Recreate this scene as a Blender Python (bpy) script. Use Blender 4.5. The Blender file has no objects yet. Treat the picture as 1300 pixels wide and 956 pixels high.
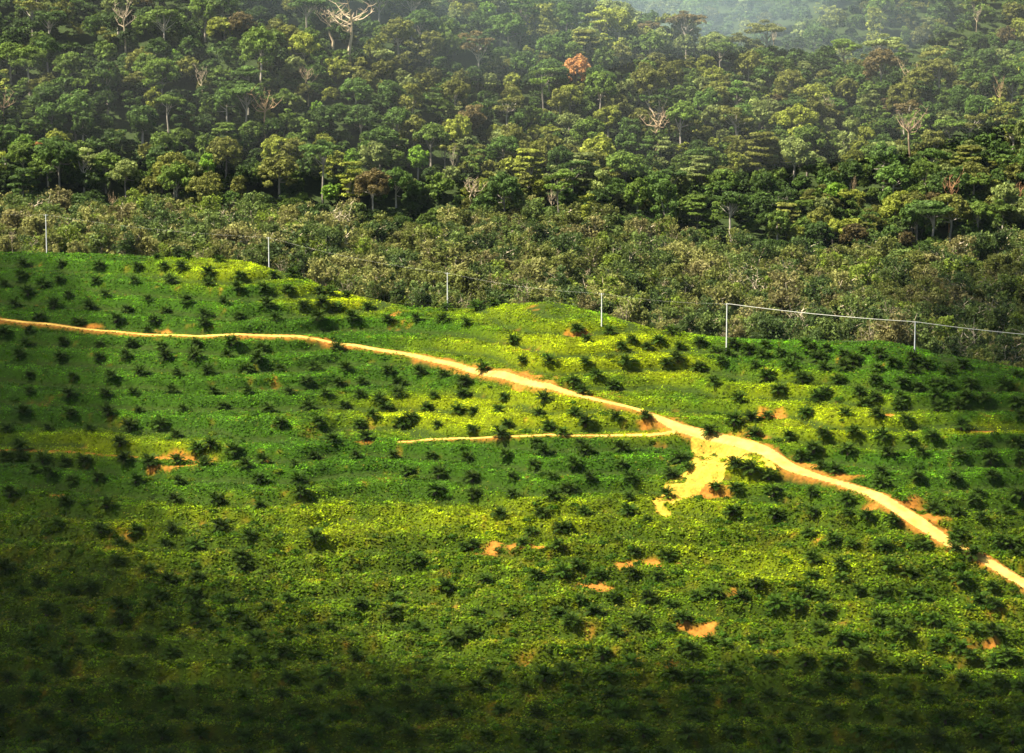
import bpy, math, random
import numpy as np
rng = np.random.default_rng(7); random.seed(7)
PI = math.pi
# ---------------------------------------------------------------- camera model
F = 3686.0; TH = math.radians(10); ZC = 240.0
ct, st = math.cos(TH), math.sin(TH)
def tanrow(v):
    k = (478.0 - v) / F
    return (-st + k*ct) / (ct + k*st)
def zr(y, v): return y*tanrow(v)               # height relative to the camera seen at row v, distance y
def project(x, y, z):
    zz = z - ZC
    dep = y*ct - zz*st
    return 650 + F*x/dep, 478 - F*(zz*ct + y*st)/dep
# ---------------------------------------------------------------- noise
_T = rng.random((256, 256))
def vnoise(x, y, seed=0):
    x = np.asarray(x, float) + seed*17.31; y = np.asarray(y, float) + seed*41.7
    xi = np.floor(x).astype(int); yi = np.floor(y).astype(int)
    fx = x - xi; fy = y - yi
    fx = fx*fx*(3-2*fx); fy = fy*fy*(3-2*fy)
    a = _T[xi & 255, yi & 255]; b = _T[(xi+1) & 255, yi & 255]
    c = _T[xi & 255, (yi+1) & 255]; d = _T[(xi+1) & 255, (yi+1) & 255]
    return ((a*(1-fx)+b*fx)*(1-fy) + (c*(1-fx)+d*fx)*fy)*2 - 1
def fbm(x, y, s, n=3, seed=0):
    o = 0; a = 1; t = 0
    for i in range(n):
        o = o + a*vnoise(x/s, y/s, seed+i*3); t += a; a *= .5; s *= .5
    return o/t
def sstep(a, b, x):
    t = np.clip((x-a)/(b-a), 0, 1); return t*t*(3-2*t)
# ---------------------------------------------------------------- terrain
def crest_row(u):
    return np.interp(u, [-300,0,150,300,380,430,520,600,640,700,760,830,900,1000,1130,1200,1300,1600],
                        [306,318,322,328,348,368,386,388,382,382,400,420,428,430,430,450,470,490])
def crest_y(u): return np.interp(u, [-600,0,300,600,900,1300,1900], [1000,960,930,890,850,812,800])
def forest_row(u): return np.interp(u, [-300,0,250,400,700,850,950,1050,1150,1300,1600],[268,276,286,292,292,306,322,336,330,316,310])
def near_top(u): return np.interp(u, [-600,300,480,620,760,860,1000,1130,1250,1320,1700],[-90,-80,-30,22,40,84,112,124,132,126,112])
YB = 640.0
def _z0(x, y):
    z = y*(-.15)
    for _ in range(2):
        dep = np.maximum(y*ct - z*st, 30)
        u = np.clip(650 + F*x/dep, -600, 1900)
        cy = crest_y(u); cr = crest_row(u); fr = forest_row(u); nt = near_top(u)
        zc = zr(cy, cr)
        Y = [0*y, 0*y+60, 0*y+300, 0*y+450, 0*y+555, 0*y+YB, cy, cy+28, cy+75, cy+120, 0*y+1180, 0*y+1390, 0*y+1440, 0*y+1560, 0*y+1720, 0*y+2050, 0*y+2500, 0*y+9000]
        Z = [0*y-2.5, 0*y-32, 0*y-134, 0*y-210, 0*y-226, zr(YB, 985.)+0*y, zc, zc-5, zc-19, zr(cy+120, cr+8), zr(1180, fr), zr(1390, nt), zr(1390, nt)+4, zr(1560, 150.)+0*y, zr(1720, 120.)+0*y, zr(2050, -150.)+0*y, 0*y+60, 0*y+20]
        zn = Z[0]
        for k in range(len(Y)-1):
            t = np.clip((y-Y[k])/(Y[k+1]-Y[k]), 0, 1)
            zn = zn + (Z[k+1]-Z[k])*t
        z = zn
    return z
MOUNDS = []
def zbase(x, y, mounds=True):
    x = np.asarray(x, float); y = np.asarray(y, float)
    x, y = np.broadcast_arrays(x, y)
    z = 0
    for o, w in ((-14,.15),(-6,.22),(0,.26),(6,.22),(14,.15)):
        z = z + w*_z0(x, np.maximum(y+o, 0))
    m = sstep(560, 680, y)
    z = z + m*(2.2*fbm(x, y, 55, 3, 1)) + sstep(1150, 1250, y)*7*fbm(x, y, 130, 2, 5) + sstep(2300, 3500, y)*60*fbm(x, y, 900, 3, 9)
    side = sstep(300, 1500, np.abs(x))*sstep(200, 900, y)
    z = z + side*50*fbm(x, y, 500, 3, 12)
    if mounds:
        for (mx, my, a, rx, ry) in MOUNDS:
            z = z + a*np.exp(-((x-mx)/rx)**2 - ((y-my)/ry)**2)
    return z + ZC
def uv_of(x, y, z=None):
    if z is None: z = zbase(x, y)
    return project(x, y, z)
def hit(u, v, fn=None, y0=600., y1=2300.):
    fn = fn or zground
    u = np.atleast_1d(np.asarray(u, float)); v = np.atleast_1d(np.asarray(v, float))
    k = (478-v)/F
    dy = ct + k*st; dz = -st + k*ct; dx = (u-650)/F
    ys = np.arange(y0, y1, 1.5)
    res = np.full((len(u), 3), np.nan)
    for i in range(len(u)):
        X = dx[i]/dy[i]*ys; Zr = ZC + dz[i]/dy[i]*ys
        g = fn(X, ys) - Zr
        idx = np.nonzero(g > 0)[0]
        if len(idx) == 0: continue
        j = idx[0]
        if j == 0: yy = ys[0]
        else: yy = ys[j-1] + 1.5*(-g[j-1])/(g[j]-g[j-1])
        res[i] = (dx[i]/dy[i]*yy, yy, ZC + dz[i]/dy[i]*yy)
    return res
z_nm = lambda x, y: zbase(x, y, False)
for (u, v, a, rx, ry) in [(735,455,2.6,22,9),(800,405,1.6,14,8),(655,385,1.8,12,10),(640,530,1.6,38,6),(800,535,1.8,14,6),(1060,545,2.2,20,7),
                          (940,600,2.6,10,7),(1255,548,1.5,14,5),(640,655,1.6,30,6),(860,680,1.8,18,7),(960,745,2.0,20,8),(300,345,1.0,20,6),
                          (400,690,1.8,22,9),(620,780,2.2,24,9),(1110,720,1.5,18,8),(200,560,1.2,16,5),(980,480,1.2,22,7),(330,820,1.6,24,8),
                          (870,570,-2.0,8,6),(780,620,-1.0,14,6),(1150,800,1.8,20,8)]:
    p = hit(u, v, z_nm)[0]; MOUNDS.append((p[0], p[1], a, rx, ry))
# --- road polylines, on the smooth ground
def smooth_line(P, n):
    P = np.array(P, float); t = np.r_[0, np.cumsum(np.hypot(*np.diff(P[:, :2], axis=0).T))]
    s = np.linspace(0, t[-1], n)
    Q = np.stack([np.interp(s, t, P[:, k]) for k in range(P.shape[1])], 1)
    w = 5
    K = np.ones(w)/w
    for k in range(P.shape[1]):
        e = np.r_[np.repeat(Q[0, k], w//2), Q[:, k], np.repeat(Q[-1, k], w//2)]
        Q[:, k] = np.convolve(e, K, 'valid')
    return Q
ROAD_PX = [(-60,398,1.6),(0,405,1.7),(60,411,1.8),(130,420,1.3),(190,425,1.6),(250,427,1.5),(330,426,1.9),(400,430,2.0),(450,438,2.4),(520,450,2.9),
           (580,463,3.3),(620,474,3.6),(680,488,3.6),(720,498,3.5),(760,508,2.6),(800,517,2.2),(835,530,2.6),(860,542,5.0),(900,552,5.2),(940,562,5.2),(975,575,6.2),(1000,592,4.6),
           (1035,604,2.6),(1070,614,2.6),(1110,628,4.0),(1140,646,5.6),(1168,664,6.0),(1195,682,5.0),(1215,695,3.4),(1245,707,3.8),(1272,724,4.4),(1300,741,4.0),(1350,770,3.6)]
TRACK_PX = [(505,561,.8),(540,558,1.0),(590,556,1.1),(650,554,1.0),(710,553,1.1),(770,553,1.3),(820,552,1.8),(858,548,2.4)]
def road_line(px, n):
    h = hit([p[0] for p in px], [p[1] for p in px], zbase)
    return smooth_line([(h[i,0], h[i,1], px[i][2]*.72) for i in range(len(px))], n)
ROAD = road_line(ROAD_PX, 420); TRACK = road_line(TRACK_PX, 120); TRACK[:, 2] *= .62
LOOP = road_line([(-40,571,1),(20,570,1),(80,571,1),(150,571,1),(200,573,1.2),(230,570,1.8),(246,577,2.2),(246,586,1.8),(232,592,1.0),(205,593,.7)], 90)
ROAD[:, 2] *= np.interp(np.arange(420), [0,120,200,260,420], [.52,.62,.78,.88,.9])
def line_dist(x, y, L, chunk=40000):
    x = np.ravel(x); y = np.ravel(y)
    out = np.full(len(x), 99.); wid = np.ones(len(x)); up = np.zeros(len(x))
    S = L[::2]
    lo, hi = S[:, 1].min()-15, S[:, 1].max()+15
    idx = np.nonzero((y > lo) & (y < hi))[0]
    for a in range(0, len(idx), chunk):
        i = idx[a:a+chunk]
        d = np.hypot(x[i, None]-S[None, :, 0], y[i, None]-S[None, :, 1])
        j = d.argmin(1); out[i] = d[np.arange(len(i)), j]; wid[i] = S[j, 2]; up[i] = y[i]-S[j, 1]
    return out, wid, up
def pt_in_poly(u, v, poly):
    ins = np.zeros(u.shape, bool); n = len(poly)
    for i in range(n):
        x1, y1 = poly[i]; x2, y2 = poly[(i+1) % n]
        c = ((y1 > v) != (y2 > v)) & (u < (x2-x1)*(v-y1)/((y2-y1) if y2 != y1 else 1e-9)+x1)
        ins ^= c
    return ins
# --- patches of the plantation (where the photograph has bare soil / yellow growth)
SOIL = [(815,711,58,11),(195,592,14,4),(640,692,70,6),(615,697,40,5),(765,742,22,14),(745,735,14,12),
        (935,748,20,6),(1255,812,18,4),(845,842,24,10),(878,793,24,10),(75,628,16,5),(102,652,8,6),(295,838,12,5),(895,796,22,10),
        (600,470,40,9),(660,474,60,11),(700,489,60,9),(745,497,50,8),(830,536,36,9),(845,545,30,7),(900,545,60,8),(935,548,40,7),(1010,590,40,9),(1060,604,40,6),(1150,636,40,7),
        (1180,655,26,10),(1195,672,22,8),(840,560,12,5),(205,417,22,5),(100,411,50,4),(735,418,20,5),(1130,522,7,4),(980,520,24,6),(1240,540,30,4),(500,384,12,3),
        (890,620,46,12),(940,560,30,8),(1110,640,20,4),(500,395,10,4),(470,560,20,3)]
FAN = [(876,553),(930,553),(972,566),(985,596),(962,590),(940,578),(925,588),(918,606),(890,618),(868,632),(845,648),(826,636),(850,606),(874,590),(880,572)]
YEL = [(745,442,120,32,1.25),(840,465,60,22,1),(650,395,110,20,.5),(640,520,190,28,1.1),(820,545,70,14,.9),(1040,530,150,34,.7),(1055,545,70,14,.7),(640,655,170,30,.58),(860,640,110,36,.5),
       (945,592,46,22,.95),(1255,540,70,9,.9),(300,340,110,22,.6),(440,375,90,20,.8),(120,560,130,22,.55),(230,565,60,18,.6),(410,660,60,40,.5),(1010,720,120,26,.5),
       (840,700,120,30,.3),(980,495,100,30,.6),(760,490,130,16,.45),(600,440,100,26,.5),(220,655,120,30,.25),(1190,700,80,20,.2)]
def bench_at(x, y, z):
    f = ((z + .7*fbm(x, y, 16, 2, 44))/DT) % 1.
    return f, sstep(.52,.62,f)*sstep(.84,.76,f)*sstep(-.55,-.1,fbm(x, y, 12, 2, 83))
def masks(x, y, z=None):
    sh = np.shape(x); x = np.ravel(x); y = np.ravel(y)
    if z is None: z = zbase(x, y)
    u, v = project(x, y, np.ravel(z))
    n1 = fbm(x, y, 9, 3, 21); n2 = fbm(x, y, 3, 3, 31)
    soil = np.zeros(len(x)); yel = np.zeros(len(x))
    for (a, b, ra, rb) in SOIL:
        soil = np.maximum(soil, 1.35 - ((u-a)/ra)**2 - ((v-b)/rb)**2)
    soil = sstep(.45, 1.75, soil + 1.1*n2 + .45*n1)
    uu = u + 5*n2; vv = v + 4*n1
    fan = (pt_in_poly(uu, vv, FAN) & (((u-948)/24)**2 + ((v-590)/13)**2 + 1.2*n2 > 1) & (n2 < .30)).astype(float)
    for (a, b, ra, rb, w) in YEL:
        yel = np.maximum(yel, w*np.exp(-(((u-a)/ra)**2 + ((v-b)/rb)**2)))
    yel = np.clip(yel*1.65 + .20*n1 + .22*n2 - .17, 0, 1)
    dr, wr, ur = line_dist(x, y, ROAD); dt, wt, ut = line_dist(x, y, TRACK)
    road = np.maximum(sstep(.4, -.1, dr - wr/2), sstep(.3, -.1, dt - wt/2)*sstep(-.35, -.05, n2))
    hroad = np.maximum(sstep(3.0, .3, dr - wr/2), sstep(2.4, .3, dt - wt/2))
    edge = sstep(2.6, .3, dr - wr/2 + 1.3*n2 + .6*n1 + .3)*.9
    dl, wl, ul = line_dist(x, y, LOOP)
    edge = np.maximum(edge, sstep(1.2, -.1, dl - wl/2 + 1.1*n2 + .1)*.95)
    edge = np.maximum(edge, sstep(1.4, 0, dt-wt/2 + 1.0*n2+.3)*.9)
    rough = sstep(590, 680, v)
    veg = (y < crest_y(np.clip(u, -600, 1900)) + 12) & (y > 560)
    r = lambda a: np.asarray(a, float).reshape(sh)
    return dict(u=r(u), v=r(v), soil=r(np.maximum(soil, edge)), fan=r(fan), road=r(road), hroad=r(hroad), yel=r(yel), rough=r(rough), veg=r(veg), n1=r(n1), n2=r(n2))
DT = 3.6
def terrace(x, y, z):
    m = sstep(575, 640, y)*sstep(10, -8, y - crest_y(np.clip(650+F*x/(y+15.), -600, 1900)))
    w = .7*fbm(x, y, 16, 2, 44)
    q = (z + w)/DT; k = np.floor(q); f = q - k
    a = .72 + .25*fbm(x, y, 25, 1, 50)
    g = f*(1-a) + a*sstep(.70, 1, f)
    return z + m*((k+g)*DT - w - z)
def zground(x, y):
    return terrace(np.asarray(x, float), np.asarray(y, float), zbase(x, y))
def zplant(x, y):
    x = np.atleast_1d(x); y = np.atleast_1d(y)
    zb_ = zbase(x, y); h = masks(x, y, zb_)['hroad']
    return terrace(x, y, zb_)*(1-h) + zb_*h
# ---------------------------------------------------------------- material helpers
def mat_new(name):
    m = bpy.data.materials.new(name); m.use_nodes = True
    nt = m.node_tree; nt.nodes.clear()
    return m, nt, nt.nodes, nt.links
def leaf_material(name, transl=.28, rough=.55, spec=.25, noise_scale=.25, amt=.35):
    m, nt, N, L = mat_new(name)
    out = N.new('ShaderNodeOutputMaterial')
    at = N.new('ShaderNodeAttribute'); at.attribute_name = 'col'
    oi = N.new('ShaderNodeObjectInfo')
    mx = N.new('ShaderNodeMix'); mx.data_type = 'RGBA'; mx.blend_type = 'MULTIPLY'; mx.inputs[0].default_value = 1
    L.new(at.outputs['Color'], mx.inputs[6]); L.new(oi.outputs['Color'], mx.inputs[7])
    tc = N.new('ShaderNodeTexCoord'); no = N.new('ShaderNodeTexNoise'); no.inputs['Scale'].default_value = noise_scale
    no.inputs['Detail'].default_value = 3
    L.new(tc.outputs['Object'], no.inputs['Vector'])
    mr = N.new('ShaderNodeMapRange'); mr.inputs[1].default_value = .3; mr.inputs[2].default_value = .7
    mr.inputs[3].default_value = 1-amt; mr.inputs[4].default_value = 1+amt
    L.new(no.outputs['Fac'], mr.inputs[0])
    m2 = N.new('ShaderNodeVectorMath'); m2.operation = 'SCALE'
    L.new(mx.outputs[2], m2.inputs[0]); L.new(mr.outputs[0], m2.inputs['Scale'])
    b = N.new('ShaderNodeBsdfPrincipled'); b.inputs['Roughness'].default_value = rough
    b.inputs['Specular IOR Level'].default_value = spec
    L.new(m2.outputs[0], b.inputs['Base Color'])
    t = N.new('ShaderNodeBsdfTranslucent'); L.new(m2.outputs[0], t.inputs['Color'])
    s = N.new('ShaderNodeMixShader'); s.inputs[0].default_value = transl
    L.new(b.outputs[0], s.inputs[1]); L.new(t.outputs[0], s.inputs[2]); L.new(s.outputs[0], out.inputs['Surface'])
    return m
def simple_material(name, col, rough=.8, nscale=3., amt=.25, bump=0, metal=0):
    m, nt, N, L = mat_new(name)
    out = N.new('ShaderNodeOutputMaterial'); b = N.new('ShaderNodeBsdfPrincipled')
    b.inputs['Roughness'].default_value = rough; b.inputs['Metallic'].default_value = metal
    b.inputs['Specular IOR Level'].default_value = .2
    tc = N.new('ShaderNodeTexCoord'); no = N.new('ShaderNodeTexNoise'); no.inputs['Scale'].default_value = nscale; no.inputs['Detail'].default_value = 6
    L.new(tc.outputs['Object'], no.inputs['Vector'])
    cr = N.new('ShaderNodeMapRange'); cr.inputs[1].default_value = .3; cr.inputs[2].default_value = .7; cr.inputs[3].default_value = 1-amt; cr.inputs[4].default_value = 1+amt
    L.new(no.outputs['Fac'], cr.inputs[0])
    oi = N.new('ShaderNodeObjectInfo')
    c = N.new('ShaderNodeMix'); c.data_type = 'RGBA'; c.blend_type = 'MULTIPLY'; c.inputs[0].default_value = 1; c.inputs[6].default_value = (*col, 1)
    L.new(oi.outputs['Color'], c.inputs[7])
    s = N.new('ShaderNodeVectorMath'); s.operation = 'SCALE'; L.new(c.outputs[2], s.inputs[0]); L.new(cr.outputs[0], s.inputs['Scale'])
    L.new(s.outputs[0], b.inputs['Base Color'])
    if bump:
        bp = N.new('ShaderNodeBump'); bp.inputs['Strength'].default_value = bump; bp.inputs['Distance'].default_value = .2
        L.new(no.outputs['Fac'], bp.inputs['Height']); L.new(bp.outputs[0], b.inputs['Normal'])
    L.new(b.outputs[0], out.inputs['Surface'])
    return m
M_LEAF = leaf_material('tree_leaves', .34, .6, .12)
M_COVER = leaf_material('cover_leaves', .30, .6, .08, .12, .28)
M_PALM = leaf_material('palm_fronds', .10, .6, .05, .5, .2)
M_BARK = simple_material('pale_bark', (.42,.36,.27), .9, .8, .35)
M_PBARK = simple_material('palm_base', (.07,.05,.03), .9, 2, .3)
M_SOIL = simple_material('laterite_road', (.55,.345,.066), .95, .35, .38, .4)
M_TWIG = simple_material('dry_twigs', (.47,.39,.25), .9, .6, .3)
M_POLE = simple_material('pole_concrete', (.80,.78,.70), .7, 1.2, .12)
M_METAL = simple_material('galvanised_steel', (.45,.45,.44), .5, 4, .1, 0, .3)
M_CERAM = simple_material('insulator_glaze', (.40,.36,.32), .3, 4, .1)
M_CABLE = simple_material('cable_sheath', (.62,.60,.50), .6, 4, .1)
# ---------------------------------------------------------------- mesh helpers
SC = bpy.context.scene; COL = SC.collection
def mesh_np(name, V, Q, mat, col=None, smooth=False, domain='FACE'):
    me = bpy.data.meshes.new(name)
    V = np.asarray(V, np.float32); Q = np.asarray(Q, np.int32); k = Q.shape[1]
    me.vertices.add(len(V)); me.vertices.foreach_set('co', V.ravel())
    me.loops.add(Q.size); me.loops.foreach_set('vertex_index', Q.ravel())
    me.polygons.add(len(Q)); me.polygons.foreach_set('loop_start', np.arange(0, Q.size, k, dtype=np.int32))
    me.polygons.foreach_set('loop_total', np.full(len(Q), k, np.int32))
    me.polygons.foreach_set('use_smooth', np.full(len(Q), smooth))
    if col is not None:
        a = me.attributes.new('col', 'FLOAT_COLOR', domain)
        c = np.ones((len(col), 4), np.float32); c[:, :3] = col
        a.data.foreach_set('color', c.ravel())
    me.update(calc_edges=True)
    me.materials.append(mat)
    return me
def link(name, me, parent=None, **props):
    o = bpy.data.objects.new(name, me); COL.objects.link(o)
    if parent: o.parent = parent
    for k, v in props.items(): o[k] = v
    return o
def leaf_quads(C, Nn, size, aspect=.8, r=None):
    """small four-cornered leaf sprays at C facing Nn"""
    r = r or rng; n = len(C)
    Nn = Nn/np.linalg.norm(Nn, axis=1, keepdims=True)
    a = r.normal(size=(n, 3)); a -= (a*Nn).sum(1, keepdims=True)*Nn; a /= np.linalg.norm(a, axis=1, keepdims=True)
    b = np.cross(Nn, a)
    s = np.asarray(size).reshape(-1, 1)*np.ones((n, 1))
    j = r.uniform(.7, 1.3, (n, 4, 1))
    V = np.stack([C + a*s*j[:, 0], C + b*s*aspect*j[:, 1], C - a*s*j[:, 2], C - b*s*aspect*j[:, 3]], 1).reshape(-1, 3)
    Q = np.arange(n*4).reshape(-1, 4)
    return V, Q
def tube(pts, rad, sides=6):
    P = np.array(pts, float); n = len(P); V = []; Q = []
    for i in range(n):
        d = P[min(i+1, n-1)] - P[max(i-1, 0)]; d /= (np.linalg.norm(d)+1e-9)
        h = np.array([0, 0, 1.]) if abs(d[2]) < .9 else np.array([1., 0, 0])
        a = np.cross(d, h); a /= np.linalg.norm(a); b = np.cross(d, a)
        for k in range(sides):
            t = 2*PI*k/sides; V.append(P[i] + rad[i]*(a*math.cos(t)+b*math.sin(t)))
    for i in range(n-1):
        for k in range(sides):
            Q.append([i*sides+k, i*sides+(k+1) % sides, (i+1)*sides+(k+1) % sides, (i+1)*sides+k])
    c0 = len(V); 
    Q.append([(n-1)*sides+k for k in (0, 1, 2, 3)] if sides >= 4 else Q[-1])
    return np.array(V), np.array(Q)
def join(parts):
    Vs, Qs, o = [], [], 0
    for V, Q in parts:
        Vs.append(V); Qs.append(Q+o); o += len(V)
    return np.concatenate(Vs), np.concatenate(Qs)
# ---------------------------------------------------------------- ground sheet
def axis(fine0, fine1, step, far0, far1, grow=1.12):
    a = list(np.arange(fine0, fine1, step)); s = step
    while a[-1] < far1: s = min(s*grow, 400); a.append(a[-1]+s)
    b = [fine0]; s = step
    while b[-1] > far0: s = min(s*grow, 400); b.append(b[-1]-s)
    return np.array(b[1:][::-1] + a)
GX = axis(-178, 178, .5, -6000, 6000); GY = axis(620, 965, .5, -1500, 9000, 1.06)
X, Y = np.meshgrid(GX, GY)
Yc = np.maximum(Y, 0)
ZS = zbase(X, Yc) - np.where(Y < 0, -Y*.1, 0)
nearm = (np.abs(X) < 230) & (Y > 560) & (Y < 1100)
mk = masks(X[nearm], Y[nearm], ZS[nearm])
Zg = ZS.copy()
zt = terrace(X[nearm], Y[nearm], ZS[nearm])
flat = np.clip(mk['road'] + .0, 0, 1)
soft = np.clip(np.maximum(mk['soil'], mk['fan']), 0, 1)
zn = zt*(1-mk['hroad']) + ZS[nearm]*mk['hroad']
xx, yy = X[nearm], Y[nearm]
puff = .30*fbm(xx, yy, 2.2, 2, 61) + mk['rough']*.85*fbm(xx, yy, 4.5, 2, 66)
gul = -(.35+.8*mk['fan'])*np.abs(fbm(xx*1.6, yy, 4, 3, 81))*soft
zn = zn + (puff*(1-soft) + gul)*(1-mk['hroad'])*mk['veg'] - .10*flat
Zg[nearm] = zn
base_green = np.array([.030,.075,.010])
colr = np.tile(np.array([.028,.042,.010]), (X.size, 1)).reshape(X.shape+(3,))
def cover_col(m):
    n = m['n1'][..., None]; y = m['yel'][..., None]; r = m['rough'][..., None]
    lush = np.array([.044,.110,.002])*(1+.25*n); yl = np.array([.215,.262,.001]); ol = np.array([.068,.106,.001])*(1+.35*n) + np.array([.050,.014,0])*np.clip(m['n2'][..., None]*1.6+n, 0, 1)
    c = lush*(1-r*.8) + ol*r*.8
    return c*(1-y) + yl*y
def soil_col(m):
    n = m['n2'][..., None]
    a = np.array([.30,.115,.016])*(1+.3*n); f = np.array([.44,.27,.03])*(1+.55*n)*(1+.3*m['n1'][..., None])
    w = m['fan'][..., None]
    return a*(1-w) + f*w
cc = cover_col(mk)*.50  # ground darkened: shade in the gaps between leaves is put into the colour
_foot_shade = (.9*bench_at(xx, yy, ZS[nearm])[1]*(1-.45*mk['rough']))[..., None]
cc = cc*(1-_foot_shade) + np.array([.022,.038,.003])*_foot_shade  # crease shade at each terrace foot painted in as a dark line
so = soft[..., None]
gc = cc*(1-so) + soil_col(mk)*so
rd = flat[..., None]; gc = gc*(1-rd) + np.array([.62,.38,.11])*rd
vg = mk['veg'][..., None]; gc = gc*vg + np.array([.028,.040,.010])*(1-vg)
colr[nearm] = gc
nx, ny = len(GX), len(GY)
V = np.stack([X, Y, Zg], -1).reshape(-1, 3)
ii = np.arange(nx*ny).reshape(ny, nx)
Q = np.stack([ii[:-1, :-1], ii[:-1, 1:], ii[1:, 1:], ii[1:, :-1]], -1).reshape(-1, 4)
def ground_material():
    m, nt, N, L = mat_new('ground_soil_and_growth')
    out = N.new('ShaderNodeOutputMaterial'); b = N.new('ShaderNodeBsdfPrincipled'); b.inputs['Roughness'].default_value = .95
    b.inputs['Specular IOR Level'].default_value = .1
    at = N.new('ShaderNodeAttribute'); at.attribute_name = 'col'
    tc = N.new('ShaderNodeTexCoord'); no = N.new('ShaderNodeTexNoise'); no.inputs['Scale'].default_value = 1.3; no.inputs['Detail'].default_value = 6
    L.new(tc.outputs['Object'], no.inputs['Vector'])
    mr = N.new('ShaderNodeMapRange'); mr.inputs[1].default_value = .3; mr.inputs[2].default_value = .7; mr.inputs[3].default_value = .65; mr.inputs[4].default_value = 1.35
    L.new(no.outputs['Fac'], mr.inputs[0])
    s = N.new('ShaderNodeVectorMath'); s.operation = 'SCALE'; L.new(at.outputs['Color'], s.inputs[0]); L.new(mr.outputs[0], s.inputs['Scale'])
    L.new(s.outputs[0], b.inputs['Base Color'])
    bp = N.new('ShaderNodeBump'); bp.inputs['Strength'].default_value = .6; bp.inputs['Distance'].default_value = .3
    L.new(no.outputs['Fac'], bp.inputs['Height']); L.new(bp.outputs[0], b.inputs['Normal'])
    L.new(b.outputs[0], out.inputs['Surface'])
    return m
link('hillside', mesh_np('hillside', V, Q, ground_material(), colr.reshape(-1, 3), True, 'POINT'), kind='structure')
# ---- roads: strips draped over the ground
def strip(name, Lp, lift):
    P = Lp[:, :2]; T = np.gradient(P, axis=0); T /= np.linalg.norm(T, axis=1, keepdims=True)
    Nn = np.stack([-T[:, 1], T[:, 0]], 1); m = 9
    ws = np.linspace(-.5, .5, m)
    wob = 1 + .22*vnoise(np.arange(len(P))*.23, np.zeros(len(P)), 3)
    XY = P[:, None] + Nn[:, None]*(ws[None, :, None]*(Lp[:, 2]*wob)[:, None, None])
    z = zbase(XY[..., 0], XY[..., 1]) + lift
    crown_z = .04*np.exp(-(ws/.10)**2); rut = crown_z -.09*np.exp(-((np.abs(ws)-.25)/.08)**2)
    z = z + rut[None]
    z[:, 0] -= .14; z[:, -1] -= .14
    V = np.concatenate([XY, z[..., None]], -1).reshape(-1, 3)
    i = np.arange(len(P)*m).reshape(-1, m)
    Q = np.stack([i[:-1, :-1], i[:-1, 1:], i[1:, 1:], i[1:, :-1]], -1).reshape(-1, 4)
    link(name, mesh_np(name, V, Q, M_SOIL, None, True), kind='structure')
strip('dirt_road', ROAD, .14); strip('dirt_track', TRACK, .10)
# ---------------------------------------------------------------- cover crop (stuff)
def scatter_cover():
    n = 620000
    y = 628 + (rng.random(n)**.9)*345; x = (rng.random(n)*2-1)*(y*.178+12)
    z = zbase(x, y); m = masks(x, y, z)
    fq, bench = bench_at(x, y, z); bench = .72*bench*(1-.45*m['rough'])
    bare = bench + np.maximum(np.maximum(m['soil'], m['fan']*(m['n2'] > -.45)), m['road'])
    u = m['u']
    keep = (m['veg'] > .5) & (rng.random(n) > bare*1.15) & (m['road'] < .3)
    x, y, z = x[keep], y[keep], z[keep]; m = {k: v[keep] for k, v in m.items()}
    n = len(x)
    hr = m['hroad']; zt = terrace(x, y, z)*(1-hr) + z*hr
    pf = .30*fbm(x, y, 2.2, 2, 61) + m['rough']*.85*fbm(x, y, 4.5, 2, 66)
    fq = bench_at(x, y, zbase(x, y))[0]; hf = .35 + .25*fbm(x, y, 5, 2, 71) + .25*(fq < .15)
    z = zt + pf*(1-hr) + rng.random(n)**1.3*hf*(1+.7*m['rough']) + .04
    C = np.stack([x, y, z], 1)
    e = .6
    gx = (fbm(x+e, y, 2.2, 2, 61)-fbm(x-e, y, 2.2, 2, 61)); gy = (fbm(x, y+e, 2.2, 2, 61)-fbm(x, y-e, 2.2, 2, 61))
    Nn = np.stack([-gx*.9, -gy*.9-.1, np.ones(n)], 1) + rng.normal(size=(n, 3))*.42
    s = rng.uniform(.13, .36, n)*(1+.25*m['rough'])
    blot = np.clip(1 + .75*fbm(x, y, 1.6, 2, 95) + .55*fbm(x, y, 4.5, 2, 97), .25, 2)
    c = cover_col(m)*rng.uniform(.5, 1.55, (n, 1))*blot[:, None]*(1 + .32*((fq < .2) | (fq > .93)))[:, None]  # last factor paints terrace edges lighter, as if they caught more light
    dry = rng.random(n) < (.03 + .05*m['rough']); c[dry] = np.array([.15,.15,.012])
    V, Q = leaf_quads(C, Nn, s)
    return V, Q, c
V1, Q1, c1 = scatter_cover()
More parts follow.
